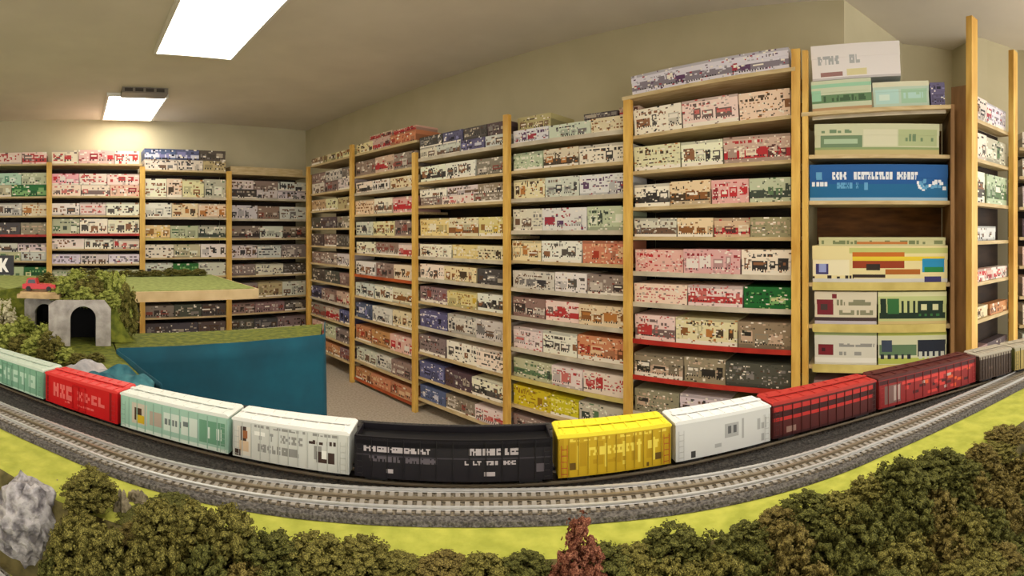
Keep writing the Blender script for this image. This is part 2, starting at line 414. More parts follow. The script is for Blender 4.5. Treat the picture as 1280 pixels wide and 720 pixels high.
def put6(code, x, w, z, h, label, cell=.0055, paintfn=None, d=.26, yo=.006):
    cu = None
    if paintfn:
        nx = int(w / cell); nz = max(6, int(h / cell)); g = [[0] * nx for _ in range(nz)]
        def rect(x0, x1, z0, z1, k):     # fractions
            for zz in range(max(0, int(z0 * nz)), min(nz, max(int(z0 * nz) + 1, int(round(z1 * nz))))):
                for xx in range(max(0, int(x0 * nx)), min(nx, max(int(x0 * nx) + 1, int(round(x1 * nx))))): g[zz][xx] = k
        cols = paintfn(rect, g, nx, nz); cu = (nx, nz, g, cols, cols[0], '', '')
    mb, _, _ = printed_box(code, w, h, d, cell, cu)
    o = mb.build('train_box', PAINT); o.matrix_world = M6 @ Matrix.Translation((x, yo, CAMZ + z + .0006 + (.035 * x / w6 if z >= .56 else 0))) @ Matrix.Rotation(-math.atan(.035 / w6) if z >= .56 else 0, 4, 'Y')
    return tag(o, label, 'box', 'boxed train sets on the wide end unit')
GLY = ['101111101', '111100111', '111101111', '110101110', '101010101', '111010010', '100100111', '011110011']
def glyphs(rect, x0, x1, z0, z1, k, gw):
    x = x0; h = (z1 - z0) / 3
    while x + gw < x1:
        if rnd.random() < .86:
            g = rnd.choice(GLY)
            for i in range(9):
                if g[i] == '1': rect(x + gw * (i % 3) / 3, x + gw * (i % 3 + 1) / 3, z1 - h * (i // 3 + 1), z1 - h * (i // 3), k)
        x += gw * 1.35
def strokes(rect, x0, x1, z0, z1, k, dens=.8, sx=.008):
    x = x0
    while x < x1:
        ww = rnd.uniform(.6, 1.4) * sx
        if rnd.random() < dens: rect(x, min(x1, x + ww), z0, z1 if rnd.random() < .7 else (z0 + z1) / 2, k)
        x += ww + sx * .5
def p_blue(rect, g, nx, nz):
    rect(0, 1, 0, .1, 2); rect(0, 1, .1, .45, 3)
    glyphs(rect, .17, .80, .60, .79, 1, .019)
    glyphs(rect, .2, .36, .34, .5, 4, .017)
    for cxx in (.02, .05, .08, .11): rect(cxx, cxx + .02, .4, .52, 1)
    for i in range(26): 
        x = rnd.uniform(.78, .97); z = rnd.uniform(.28, .52); rect(x, x + .02, z, z + .08, rnd.choice([1, 4]))
    rect(.05, .09, .6, .8, 4); rect(.4, .42, .3, .5, 4)
    return [(26, 88, 156), (226, 232, 240), (150, 186, 214), (24, 100, 150), (96, 160, 206)]
def p_white(rect, g, nx, nz):
    glyphs(rect, .08, .34, .45, .68, 1, .045); glyphs(rect, .44, .60, .45, .68, 1, .045)
    rect(.1, .35, .12, .22, 2); rect(.4, .62, .12, .26, 3); rect(0, 1, 0, .06, 4)
    return [(226, 222, 224), (168, 172, 176), (150, 110, 108), (214, 206, 160), (190, 186, 190)]
def p_green1(rect, g, nx, nz):
    rect(0, 1, .0, .14, 3); rect(0, 1, .3, .55, 1); rect(0, .15, .4, .7, 2); strokes(rect, .2, .9, .36, .5, 4, .7, .02); rect(0, 1, .78, .9, 2)
    return [(196, 206, 180), (96, 132, 92), (150, 200, 170), (186, 150, 110), (60, 90, 60)]
def p_mint(rect, g, nx, nz):
    rect(0, 1, .82, 1, 1); rect(.05, .45, .2, .75, 2); rect(.5, .95, .2, .75, 3); strokes(rect, .55, .9, .4, .6, 2, .7, .03); rect(.12, .3, .35, .55, 4)
    return [(182, 204, 190), (214, 214, 190), (176, 212, 208), (160, 198, 172), (206, 226, 216)]
def p_pale(rect, g, nx, nz):
    rect(0, 1, 0, .16, 1); rect(0, 1, .16, .24, 4); rect(.05, .38, .25, .62, 2); rect(.08, .35, .35, .5, 3); rect(.4, .66, .3, .8, 5); rect(.68, .98, .3, .8, 6); strokes(rect, .7, .95, .45, .65, 2, .6, .02); strokes(rect, .06, .3, .7, .8, 2, .7, .02)
    return [(196, 200, 168), (190, 176, 124), (110, 136, 104), (166, 190, 160), (140, 160, 110), (210, 210, 184), (172, 184, 140)]
def p_train(rect, g, nx, nz):
    rect(0, 1, .0, .12, 5); rect(0, .27, .2, .62, 4); rect(.28, 1, .8, .95, 6)
    rect(.3, .68, .72, .84, 7); rect(.3, .98, .62, .72, 2); rect(.3, .68, .42, .6, 1); rect(.4, .5, .36, .5, 3); rect(.3, .54, .15, .24, 3); rect(.54, .8, .24, .38, 8)
    rect(.82, .98, .3, .66, 9); rect(.83, .97, .3, .42, 10); rect(.83, .95, .02, .16, 11); rect(.03, .12, .25, .5, 11); rect(.05, .1, .3, .5, 12); strokes(rect, 0, .3, .12, .2, 3, .7, .02)
    return [(226, 214, 160), (150, 62, 34), (226, 200, 60), (50, 40, 36), (232, 224, 190), (206, 206, 204), (190, 196, 120), (196, 110, 40), (170, 100, 40), (40, 140, 190), (40, 130, 70), (60, 56, 110), (150, 160, 210)]
def p_strip(rect, g, nx, nz):
    strokes(rect, .02, .98, .25, .7, 1, .8, .02); rect(.3, .7, .3, .5, 2)
    return [(198, 196, 150), (120, 130, 90), (190, 120, 60)]
def p_darkred(rect, g, nx, nz):
    rect(0, 1, 0, .14, 3); rect(0, 1, .14, .2, 4); rect(.05, .3, .3, .75, 1); rect(.1, .2, .45, .6, 4); strokes(rect, .36, .95, .3, .42, 2, .8, .03); strokes(rect, .36, .95, .58, .75, 2, .8, .03); rect(.3, .36, .8, .92, 1)
    return [(214, 206, 184), (120, 40, 50), (136, 136, 110), (196, 190, 200), (70, 56, 56)]
def p_loco(rect, g, nx, nz):
    rect(0, 1, 0, .12, 3); rect(.02, .98, .2, .34, 1); rect(.05, .12, .3, .8, 1); rect(.14, .3, .35, .8, 2)
    for q in range(7): rect(.34 + q * .085, .38 + q * .085, .25, .7, rnd.choice([1, 2])); 
    rect(.58, .95, .35, .72, 1); rect(.64, .72, .45, .6, 4); rect(.8, .88, .45, .6, 4); rect(0, 1, .88, 1, 4)
    return [(190, 200, 140), (32, 52, 40), (54, 110, 62), (206, 186, 130), (214, 214, 170)]
def p_red6(rect, g, nx, nz):
    rect(.06, .3, .3, .6, 1); rect(.12, .17, .4, .5, 3); rect(0, 1, .9, 1, 2); strokes(rect, .4, .95, .55, .66, 4, .8, .03); rect(0, 1, .08, .2, 5); strokes(rect, .36, .9, .3, .4, 4, .6, .03)
    return [(210, 208, 196), (120, 34, 44), (160, 176, 120), (60, 30, 36), (150, 150, 146), (226, 224, 216)]
def p_loco2(rect, g, nx, nz):
    rect(0, 1, .05, .2, 3); rect(.02, .56, .3, .6, 2); rect(.06, .2, .4, .75, 5); rect(.58, .98, .25, .75, 1)
    for q in range(5): rect(.6 + q * .08, .64 + q * .08, .18, .38, 4); rect(.04 + q * .1, .08 + q * .1, .2, .32, 1)
    rect(0, 1, .9, 1, 3)
    return [(206, 208, 176), (36, 42, 56), (96, 124, 92), (176, 186, 90), (196, 200, 190), (60, 70, 90)]
put6('w', .02, .42, .56 + .1525, .165, 'big white box with faint grey lettering, highest at the left of the wide end unit', .005, p_white)
put6('M', .02, .285, .56, .15, 'green and white box under the big white box on the wide end unit', .0055, p_green1)
put6('M', .31, .265, .56, .125, 'mint green box on the top shelf right of the green and white box', .0055, p_mint)
put6('b', .58, .07, .56, .115, 'small blue and white box at the right end of the top shelf, wide end unit', .006)
put6('G', .03, .59, .365, .145, 'long pale green box just above the bright blue box', .0055, p_pale)
put6('b', .006, .655, .148, .17, 'long bright blue box with a line of white lettering on the wide end unit', .0035, p_blue)
put6('c', .02, .64, -.24, .175, 'long cream box with an orange and black train picture under the empty gap', .005, p_train)
put6('G', .05, .60, -.24 + .176, .038, 'flat pale box with green print lying on the cream train picture box', .006, p_strip)
put6('W', .03, .295, -.437, .155, 'pale box with dark red picture beside the green locomotive box', .0055, p_darkred)
put6('g', .33, .325, -.437, .155, 'green and cream box with dark locomotive picture, right of the dark red picture box', .0055, p_loco)
put6('W', .03, .295, -.627, .155, 'pale box with a crimson engine picture on the lowest full shelf of the end unit', .0055, p_red6)
put6('G', .33, .325, -.627, .155, 'cream box with dark blue locomotive on the lowest full shelf of the end unit', .0055, p_loco2)

# angled end units on the far right
A7 = polar(1211, 2.45); B7 = polar(1263, 2.90); d7 = B7 - A7; rot7 = math.atan2(d7.y, d7.x)
rows7 = [(.56, 'Wl', .12), (.365, 'wG', 0, .75), (.148, 'wG', 0, .8), (-.045, 'W-', 0, .45), (-.25, 'qp', 0, .35), (-.437, 'co', 0, .35), (-.65, 'mk', 0, .4), (-.85, 'dm')]
unit(7, A7, rot7, d7.length, .09, 1.02, rows7, 'angled unit', 'wooden shelving unit with tall posts turned away at the right, half empty', cell=.009, posts='LR', pw=.06, edge={})
u7 = [o for o in COL.objects if o.get('label', '').startswith('wooden shelving unit with tall posts')][0]
mb = MB(); mb.box(-.016, .0015, .0, .088, 0, CAMZ + .70); mb.build('side_panel', MATS['brown_side_plank'], u7)
A8 = polar(1274, 3.02); B8 = polar(1330, 3.12); d8 = B8 - A8
rows8 = [(.50, 'wk', .1), (.33, 'wG'), (.148, 'WW'), (-.03, 'kp'), (-.20, 'pw'), (-.38, 'pr'), (-.55, 'wm'), (-.72, 'Wr'), (-.9, 'mm')]
unit(8, A8, math.atan2(d8.y, d8.x), d8.length + .1, .25, .6, rows8, 'rightmost unit', 'wooden shelving unit cut off by the right edge of the photo', cell=.01, posts='R', edge={})

# back wall units
DB = 5.30
def ax(x): return DB * math.tan((x - 95) / 640.0)
abx = [ax(62) - .93, ax(62), ax(178), ax(286), ax(386)]
RB = [
 [(.71, 'ppp', .12), (.37, 'GMG/MGg'), (.17, 'cWc'), (-.03, 'Gkd'), (-.30, 'WWW/WGW'), (-.5, 'gGg'), (-.72, 'mkm'), (-.93, 'kmk')],
 [(.71, 'pqp', .14), (.375, 'qpp/ppq'), (.174, 'wpw'), (-.02, 'Gww', 0, .9), (-.174, 'wwp'), (-.33, 'lWl'), (-.52, 'GGG'), (-.72, 'mkm'), (-.93, 'kkk')],
 [(.655, 'bbk/WWt', .22), (.365, 'wccG'), (.153, 'wcc'), (-.068, 'YGG'), (-.27, 'wGw'), (-.47, 'WgW'), (-.70, 'mkm'), (-.90, 'mkk'), (-1.1, 'kkk')],
 [(.645, ''), (.37, 'WmW/kWW'), (.142, 'WmW'), (-.07, 'mWm'), (-.286, 'WWm'), (-.477, 'mWk'), (-.72, 'mtW'), (-.89, 'mmk'), (-1.08, 'kkm')],
]
pb = ['leftmost unit', 'pink-topped unit', 'navy-topped unit', 'back corner unit']
lb = ['wooden shelving unit on the back wall cut off by the left edge of the photo',
      'wooden shelving unit on the back wall behind the tunnel bushes, pink boxes on top',
      'wooden shelving unit on the back wall with navy boxes on top',
      'wooden shelving unit on the back wall in the corner, dark grey boxes and bare top']
for k in range(4):
    o = W(abx[k], DB)
    unit(20 + k, o, ROT_B, abx[k + 1] - abx[k], .36, [.72, .72, .68, .655][k], RB[k], pb[k], lb[k], cell=.014, posts='L' if k < 3 else 'LR', pw=.055,
         edge=[{3: board_red}, {1: board_tan, 3: board_red}, {3: board_yel, 1: board_white, 2: board_white}, {1: board_white, 2: board_white}][k])
mb = MB(); mb.box(0, .86, 0, .3, 0, .07)
o = mb.build('wooden_plank', board_tan); p = W(abx[3] + .03, DB + .01); o.location = (p.x, p.y, CAMZ + .6455); o.rotation_euler[2] = ROT_B
tag(o, 'thick pale wooden plank lying on the bare top of the corner back unit', 'plank')

# ------------------------------------------------------------------ the layout
ZT = CAMZ - .36
def smooth(t): t = max(0, min(1, t)); return t * t * (3 - 2 * t)
def pe(s): 
    if s < 0: return .560 - .089 * smooth(-s / .55)
    return .560 - .098 * smooth(s / .8)
def ground(s, p):
    e = pe(s)
    drop = .10 if s < -.35 else .085
    wd = .035 if s < -.42 else .09
    h = -drop * smooth((e - p) / wd)
    if h < -.002: h += (noise.noise(Vector((s * 14, p * 14, 3))) * .012) * min(1, -h / .05)
    return ZT + h
def p1(s): return .7275 - .2 * max(0, s - .45) ** 2
def p2(s):
    q = .672 - .052 * smooth(abs(s) / .55)
    return q - .03 * max(0, abs(s) - .6)
def p3(s): return .415 + .02 * math.sin(s * 3)
lay = thing('layout_table', 'grassy model railway baseboard curving across the foreground', 'model railway baseboard', F(0, .6, 0), TM * -1)
# landscape surface, in the frame (s, p-.6)
mb = MB(); S0, S1, NP, NS = -1.75, 1.75, 44, 175
ks = [k / 31 for k in range(32)]; kd = [k / (NP - 33) for k in range(1, NP - 31)]
def back(s): return .93 - (.93 - (p1(s) + .045)) * smooth((s - .15) / .35)
def prow(s):
    e = p2(s) - .034; q = pe(s); q1 = q - .045
    return [.20 + (q1 - .20) * k / 14 for k in range(14)] + [q1 + (q - q1) * k / 8 for k in range(8)] + [q + (e - q) * k / 9 for k in range(9)] + [e] + [e + (back(s) - e) * k for k in kd]
idx = {}
for i in range(NS):
    s = S0 + (S1 - S0) * i / (NS - 1)
    for j, p in enumerate(prow(s)):
        mb.v.append((s, p - .6, ground(s, p)))
for i in range(NS - 1):
    for j in range(NP - 1):
        a = i * NP + j
        s = S0 + (S1 - S0) * (i + .5) / (NS - 1); p = prow(s)[j]
        g = 0
        if j < 22: g = 1
        if s < -.40 and j < 14: g = 0
        if j >= 31: g = 2
        mb.f.append((a, a + NP, a + NP + 1, a + 1)); mb.m.append(g); mb.c.append(None)
mb.build('landscape', [grass, dirt, roadb], lay, smooth=True)
mb = MB(); M_ = 120
for i in range(M_ + 1):
    q = S0 + (S1 - S0) * i / M_; e = back(q) - .6
    mb.v += [(q, -.40, ZT - .14), (q, -.40, ZT - .20), (q, e + .006, ZT - .20), (q, e + .006, ZT + .002), (q, e - .008, ZT + .002), (q, e - .008, ZT - .14)]
for i in range(M_):
    for k in range(6):
        a = i * 6 + k; b = i * 6 + (k + 1) % 6; mb.f.append((a, a + 6, b + 6, b)); mb.m.append(0); mb.c.append(None)
for f in (tuple(range(6)), tuple(M_ * 6 + k for k in range(6))[::-1]): mb.f.append(f); mb.m.append(0); mb.c.append(None)
mb.build('baseboard', mat('black_fascia', (48, 44, 42), .6), lay)
for sx in (-1.2, 0, 1.2):
    for py in (-.3, .05):
        mb = MB(); mb.box(sx - .02, sx + .02, py - .02, py + .02, 0, ZT - .2); mb.build('leg', board_dark, lay)

def sweep(fn, off, prof, z, s0, s1, n=160):
    # prof: list of (dp, dz); along the curve
    mb = MB(); k = len(prof)
    for i in range(n + 1):
        s = s0 + (s1 - s0) * i / n; d = (fn(s + .01) - fn(s - .01)) / .02; L = math.hypot(1, d); nx, ny = -d / L, 1 / L
        for dp, dz in prof:
            P = F(s + nx * (off + dp), fn(s) + ny * (off + dp)); mb.v.append((P.x, P.y, z + dz))
    for i in range(n):
        for j in range(k - 1 if not prof[0] == prof[-1] else k - 1):
            a = i * k + j; mb.f.append((a, a + k, a + k + 1, a + 1)); mb.m.append(0); mb.c.append(None)
    return mb
def track(fn, s0, s1, label, gauge, bedm, bedw, bedh, sleeperm, railmats, zbase, center=True):
    t = thing('railway_track', label, 'model railway track', (0, 0, 0))
    prof = [(-bedw / 2 - .008, 0), (-bedw / 2, bedh), (bedw / 2, bedh), (bedw / 2 + .008, 0)]
    sweep(fn, 0, prof, zbase + .0006, s0, s1).build('roadbed', bedm, t)
    zr = zbase + bedh
    r = .0022 if center else .0016
    for off, rm in zip((-gauge / 2, 0, gauge / 2) if center else (-gauge / 2, gauge / 2), railmats):
        pr = [(-r * 1.6, .0021), (-r * .5, .0025), (-r, .0036), (-r * .9, .0054), (r * .9, .0054), (r, .0036), (r * .5, .0025), (r * 1.6, .0021)]
        sweep(fn, off, pr, zr, s0, s1, 220).build('rail', rm, t, smooth=False)
    step = .0125; n = int((s1 - s0) / step); m0 = MB(); m0.box(-.0032, .0032, -gauge * .72, gauge * .72, 0, .0021)
    spots = []
    for i in range(n):
        s = s0 + (i + .5) * step; spots.append((abs(s - .05), s))
    spots.sort()
    proto = None; stuff = MB()
    for k, (_, s) in enumerate(spots):
        P = F(s, fn(s)); d = (fn(s + .01) - fn(s - .01)) / .02; ang = -TM + math.atan(d)
        if k < 100:
            if proto is None: proto = m0.build('sleeper', sleeperm, t); o = proto
            else: o = proto.copy(); COL.objects.link(o); o.parent = t
            o.location = (P.x, P.y, zr); o.rotation_euler[2] = ang
        else:
            ca, sa = math.cos(ang), math.sin(ang); i = len(stuff.v); tmp = MB(); tmp.box(-.0032, .0032, -gauge * .72, gauge * .72, 0, .0021)
            stuff.v += [(P.x + v[0] * ca - v[1] * sa, P.y + v[0] * sa + v[1] * ca, zr + v[2]) for v in tmp.v]
            stuff.f += [tuple(q + i for q in f) for f in tmp.f]; stuff.m += tmp.m; stuff.c += tmp.c
    if stuff.f:
        o = stuff.build('far_sleepers', sleeperm, t); o['kind'] = 'stuff'
    return t
track(p1, -1.7, 1.7, 'black-bedded model track carrying the freight train', .030, roadb, .062, .003, tiem, [brassm, brassm], ZT, center=False)
track(p2, -1.7, 1.7, 'empty grey-bedded model track with bright rails in front of the freight train', .044, ballast2, .056, .006, tiel, [railm, brassm, railm], ZT)
track(p3, -1.5, -.50, 'short piece of lower model track at the bottom left corner', .030, ballast, .044, .004, tiem, [railm, railm], ZT - .10, center=False)
# light grey stone shoulder on both sides of the empty track
o = sweep(p2, -.0395, [(-.010, 0), (-.007, .005), (.004, .006), (.008, .001)], ZT + .0008, -1.7, 1.7).build('ballast_shoulder', mat('dark_ballast', (112, 108, 104), .9, (60, 57, 55), 260, bump=.6, detail=2)); 
tag(o, 'dark grey stone shoulder between the empty track and the yellow green turf', 'ballast', kind='stuff')

# left block and shelf-like arm of the layout
def polyslab(name, pts, z0, z1, m, parent=None, mside=None):
    mb = MB(); n = len(pts); i = 0
    for p in pts: mb.v.append((p.x, p.y, z1))
    for p in pts: mb.v.append((p.x, p.y, z0))
    area = sum(pts[k].x * pts[(k + 1) % n].y - pts[(k + 1) % n].x * pts[k].y for k in range(n))
    up = tuple(range(n)) if area > 0 else tuple(range(n))[::-1]
    mb.f.append(up); mb.m.append(0); mb.c.append(None)
    mb.f.append(tuple(n + k for k in up[::-1])); mb.m.append(1); mb.c.append(None)
    for k in range(n):
        j = (k + 1) % n; q = (k, n + k, n + j, j); q = q if area > 0 else q[::-1]
        mb.f.append(q); mb.m.append(1); mb.c.append(None)
    return mb.build(name, [m, mside or m], parent)
blk = thing('layout_table', 'green topped layout arm with tunnels behind the train on the left', 'model railway baseboard', (0, 0, 0))
polyslab('table_top', [F(-1.7, .937), F(-.66, .937), W(.12, 1.52), W(.12, 2.35), W(-1.3, 2.35), W(-1.9, 1.6)], ZT - .06, ZT + .002, grass2, blk, board_dark)
for p in (W(-1.1, 2.2), W(.0, 2.2), F(-1.5, 1.02), F(-.75, 1.02)):
    mb = MB(); mb.box(p.x - .02, p.x + .02, p.y - .02, p.y + .02, 0, ZT - .06); mb.build('leg', board_dark, blk)
arm = thing('shelf_table', 'narrow grass topped table above the teal cloth', 'table', (0, 0, 0))
polyslab('table_top', [W(.124, 1.545), W(.80, 1.545), W(.925, 1.77), W(.124, 1.80)], ZT - .05, ZT + .002, grass2, arm, board_dark)
for a, c in ((.2, 1.6), (.74, 1.6), (.2, 1.74), (.74, 1.74)):
    p = W(a, c); mb = MB(); mb.box(p.x - .015, p.x + .015, p.y - .015, p.y + .015, 0, ZT - .05); mb.build('leg', board_dark, arm)
# teal skirt
mb = MB(); path = []
A0, A1 = W(.0, 1.0), None
pts = [F(-.665, .955), W(.118, 1.505), W(.13, 1.527), W(.802, 1.533), W(.812, 1.545), W(.936, 1.775)]
seg = []
for k in range(len(pts) - 1):
    n = max(2, int((pts[k + 1] - pts[k]).length / .012))
    for i in range(n): seg.append(pts[k].lerp(pts[k + 1], i / n))
seg.append(pts[-1]); NZ = 20; N = len(seg)
for i, p in enumerate(seg):
    d = (seg[min(N - 1, i + 1)] - seg[max(0, i - 1)]).normalized(); nr = Vector((d.y, -d.x, 0))
    for j in range(NZ):
        f = j / (NZ - 1); z = (ZT + .004) * (1 - f) + .01
        amp = .002 + .016 * f ** .8
        w = noise.noise(Vector((i * .09, f * .9, 2))) * 1.3 + math.sin(i * .42 + f * 1.6) * .35
        q = p + nr * (amp * w + .002 * f + .004); mb.v.append((q.x, q.y, z))
for i in range(N - 1):
    for j in range(NZ - 1):
        a = i * NZ + j; mb.f.append((a, a + 1, a + NZ + 1, a + NZ)); mb.m.append(0); mb.c.append(None)
o = mb.build('table_skirt', teal, smooth=True); so = o.modifiers.new('t', 'SOLIDIFY'); so.thickness = .002
tag(o, 'dark teal cloth skirt hanging from the narrow grass topped table', 'cloth')
# bunched cloth lying on the corner
def rumpled(name, c, rx, ry, h, rot, m, label, seed, col2=None):
    mb = MB(); n = 34
    for i in range(n):
        for j in range(n):
            u = i / (n - 1) * 2 - 1; v = j / (n - 1) * 2 - 1
            r = min(1, math.hypot(u, v) * .8)
            z = h * (1 - r ** 2) * (.75 + .5 * noise.noise(Vector((u * 1.8, v * 2.2, seed)))) + .004 + .007 * noise.noise(Vector((u * 4, v * 4, seed)))
            mb.v.append((u * rx, v * ry, max(.002, z)))
    for i in range(n - 1):
        for j in range(n - 1):
            a = i * n + j; mb.f.append((a, a + n, a + n + 1, a + 1)); mb.m.append(0); mb.c.append(None)
    o = mb.build(name, m, smooth=True, loc=c, rot=rot); so = o.modifiers.new('t', 'SOLIDIFY'); so.thickness = .0015
    return tag(o, label, 'cloth')
pc = polar(140, 1.15); rumpled('teal_cloth', (pc.x, pc.y, ZT + .002), .095, .065, .055, -.9 + PI / 2, mat('teal_print_cloth', (70, 130, 140), .8, (20, 80, 96), 25), 'rumpled teal cloth heaped at the table corner behind the mint boxcar', 4)
pc = polar(112, 1.24); rumpled('pale_cloth', (pc.x, pc.y, ZT + .002), .08, .055, .045, .2, mat('pale_cloth', (196, 190, 192), .8, (150, 150, 156), 25), 'crumpled pale grey cloth behind the red boxcar', 9)

# second layout shelf near the back wall
t = thing('layout_shelf', 'long raised board with green top and pale wooden edge, before the back shelves', 'model railway baseboard', W(0, 3.1, 0), ROT_B)
mb = MB(); mb.box(-1.6, 1.13, 0, 1.1, ZT - .01, ZT); mb.build('green_top', mat('sage_turf', (150, 160, 90), .9, (120, 130, 66), 30), t)
mb = MB(); mb.box(-1.6, 1.13, -.02, -.0005, ZT - .066, ZT - .004); mb.box(1.131, 1.15, -.02, 1.1, ZT - .066, ZT - .004); mb.box(-1.6, 1.13, .0005, 1.1, ZT - .05, ZT - .011); mb.build('edge_board', mat('cream_fascia', (226, 202, 156), .6, (206, 180, 132), 8), t)
for x, y in ((-1.4, .1), (-1.4, 1.0), (.3, .95), (-.3, .1)):
    mb = MB(); mb.box(x - .02, x + .02, y - .02, y + .02, 0, ZT - .05); mb.build('leg', board_dark, t)

# ------------------------------------------------------------------ foliage
ICO = None
def ico_data():
    global ICO
    if ICO: return ICO
    import bmesh
    bm = bmesh.new(); bmesh.ops.create_icosphere(bm, subdivisions=1, radius=1)
    ICO = ([v.co.copy() for v in bm.verts], [tuple(v.index for v in f.verts) for f in bm.faces]); bm.free(); return ICO
def crown_mesh(name, seed, n, shape, size, m, leaves=900):
    r = random.Random(seed); V, Fc = ico_data(); mb = MB()
    pts = []
    for _ in range(n):
        while True:
            u = Vector((r.uniform(-1, 1), r.uniform(-1, 1), r.uniform(0, 1)))
            R = shape(u.z)
            q = math.hypot(u.x, u.y)
            if q < R: break
        if q < R * .45 and u.z < .8: 
            u.x *= 1.6; u.y *= 1.6
        pts.append(u)
        k = size * r.uniform(.6, 1.25); c = Vector((u.x * .5, u.y * .5, u.z)); i = len(mb.v)
        for v in V:
            w = c + Vector((v.x, v.y, v.z * .8)) * k * r.uniform(.65, 1.3); mb.v.append(tuple(w))
        for f in Fc: mb.f.append(tuple(i + x for x in f)); mb.m.append(0); mb.c.append(None)
    for _ in range(leaves):
        u = r.choice(pts); c = Vector((u.x * .5, u.y * .5, u.z)); d = Vector((r.gauss(0, 1), r.gauss(0, 1), r.gauss(0, 1))).normalized()
        c = c + d * size * r.uniform(.9, 1.6); e1 = d.orthogonal().normalized(); e1.rotate(Matrix.Rotation(r.uniform(0, 6.28), 3, d)); e2 = d.cross(e1)
        k = size * .38; e1 = (e1 + d * r.uniform(-.6, .6)) * k; e2 = (e2 + d * r.uniform(-.6, .6)) * k
        mb.quad([c - e1 - e2 * .4, c + e2 * -.9, c + e1, c + e2])
    return mb
S_round = lambda z: math.sqrt(max(.02, 1 - (2 * z - 1) ** 2)) * .95
S_cone = lambda z: max(.05, (1 - z) * .92) ** .75
S_bush = lambda z: math.sqrt(max(.02, 1 - z * z))
S_tall = lambda z: .95 * min(1, 3 * z + .35) * max(.08, 1 - z) ** .45
def tree_proto(kind, seed, shape, m, n=270, size=.062, leaves=2200):
    root = bpy.data.objects.new(kind, None); COL.objects.link(root); root.empty_display_size = .02
    c = crown_mesh('crown', seed, n, shape, size, m, leaves).build('crown', m, root)
    c.location = (0, 0, .14); c.scale = (1, 1, .86)
    t = MB(); t.cyl((0, 0, -.05), (0, 0, .55), .035, 7, r2=.018)
    for a in (0, 2.1, 4.2): t.cyl((0, 0, .25), (math.cos(a) * .22, math.sin(a) * .22, .5), .014, 5, r2=.006)
    t.build('trunk', bark, root)
    root.location = (0, 0, -50)
    return root
protos = [tree_proto('model_tree', 1, S_round, leaf_olive), tree_proto('model_tree', 2, S_round, leaf_dark), tree_proto('model_tree', 3, S_tall, leaf_olive),
          tree_proto('model_tree', 4, S_round, leaf_brown), tree_proto('model_tree', 5, S_bush, leaf_dark), tree_proto('model_tree', 6, S_tall, leaf_brown)]
red_p = tree_proto('model_tree', 21, S_cone, leaf_red, 300, .06, 1800)
bush_p = [tree_proto('model_bush', 31, S_bush, leaf_light, 110, .11, 900), tree_proto('model_bush', 32, S_bush, leaf_olive, 110, .11, 900), tree_proto('model_bush', 33, S_bush, leaf_white, 60, .1, 500)]
used = set()
def plant(proto, pos, h, w, label, group, rot=None, cat='tree'):
    if id(proto) in used: o = copy_tree(proto)
    else: o = proto; used.add(id(proto))
    o.location = pos; o.scale = (w, w, h); o.rotation_euler[2] = rnd.uniform(0, 6.28) if rot is None else rot
    tag(o, label, cat, group); return o
import bisect
TL = [(150, 640), (185, 632), (222, 620), (260, 628), (300, 650), (350, 668), (400, 680), (500, 692), (600, 696), (690, 690), (770, 676), (810, 670), (850, 660), (872, 646), (910, 652), (950, 640), (1000, 622), (1040, 612), (1080, 600), (1125, 572), (1160, 578), (1200, 566), (1240, 552), (1280, 535), (1400, 500)]
def top_y(x):
    if x <= TL[0][0]: return TL[0][1]
    if x >= TL[-1][0]: return TL[-1][1]
    for (a, ya), (b, yb) in zip(TL, TL[1:]):
        if a <= x <= b: return ya + (yb - ya) * (x - a) / (b - a)
kinds = ['olive round', 'dark round', 'olive tall', 'brown green round', 'dark bushy', 'brown green tall']
zones = [(-999, 290, 'below the mint boxcar'), (290, 440, 'below the left white boxcar'), (440, 690, 'below the black hopper'), (690, 842, 'below the yellow boxcar'), (842, 965, 'below the right white boxcar'), (965, 1110, 'below the dark red boxcar'), (1110, 1200, 'below the bright red gondola'), (1200, 9999, 'at the right edge')]
def xof(v): return 640 + 640 * math.atan2(v.x, v.y)
tn = 0
for ri, off in enumerate((.022, .062, .104, .146, .190)):
    s = -.50 + rnd.uniform(0, .02)
    while s < 1.45:
        p = pe(s) - off + rnd.uniform(-.008, .008)
        P = F(s, p); x = xof(P); d = math.hypot(P.x, P.y); g = ground(s, p)
        step = rnd.uniform(.035, .050)
        ok = True
        if x < 172 and not (s > -.5 and ri >= 3): ok = False
        if abs(x - 725) < 26 and ri < 3: ok = False
        if ok:
            # crowns get lower down the slope
            ty = top_y(x) + rnd.uniform(-5, 9)
            e0 = pe(s) - .022; d0 = d * e0 / p if p > 0 else d
            ztop = -(ty - 290) * (d0) / 640.0 - ri * .014 + rnd.uniform(-.004, .006)
            h = CAMZ + ztop - g
            v = -ztop * 640 / d
            if v < 455 and h > .02:
                k = rnd.choice([0, 0, 1, 1, 2, 3, 4, 5])
                zn = [z[2] for z in zones if z[0] <= x < z[1]][0]
                wd = rnd.uniform(.062, .084)
                rown = ['topmost row', 'second row', 'middle rows', 'lower rows', 'lowest row'][ri]
                plant(protos[k], (P.x, P.y, g), h / .99, wd, f'{kinds[k]} model tree, {rown} of the wooded slope {zn}', f'{kinds[k]} trees {rown} {zn}')
                tn += 1
        s += step
P = polar(725, .52); s_, p_ = toF(P); g = ground(s_, p_)
plant(red_p, (P.x, P.y, g), CAMZ - .284 - g, .085, 'rust red pointed model tree standing before the yellow boxcar', None)
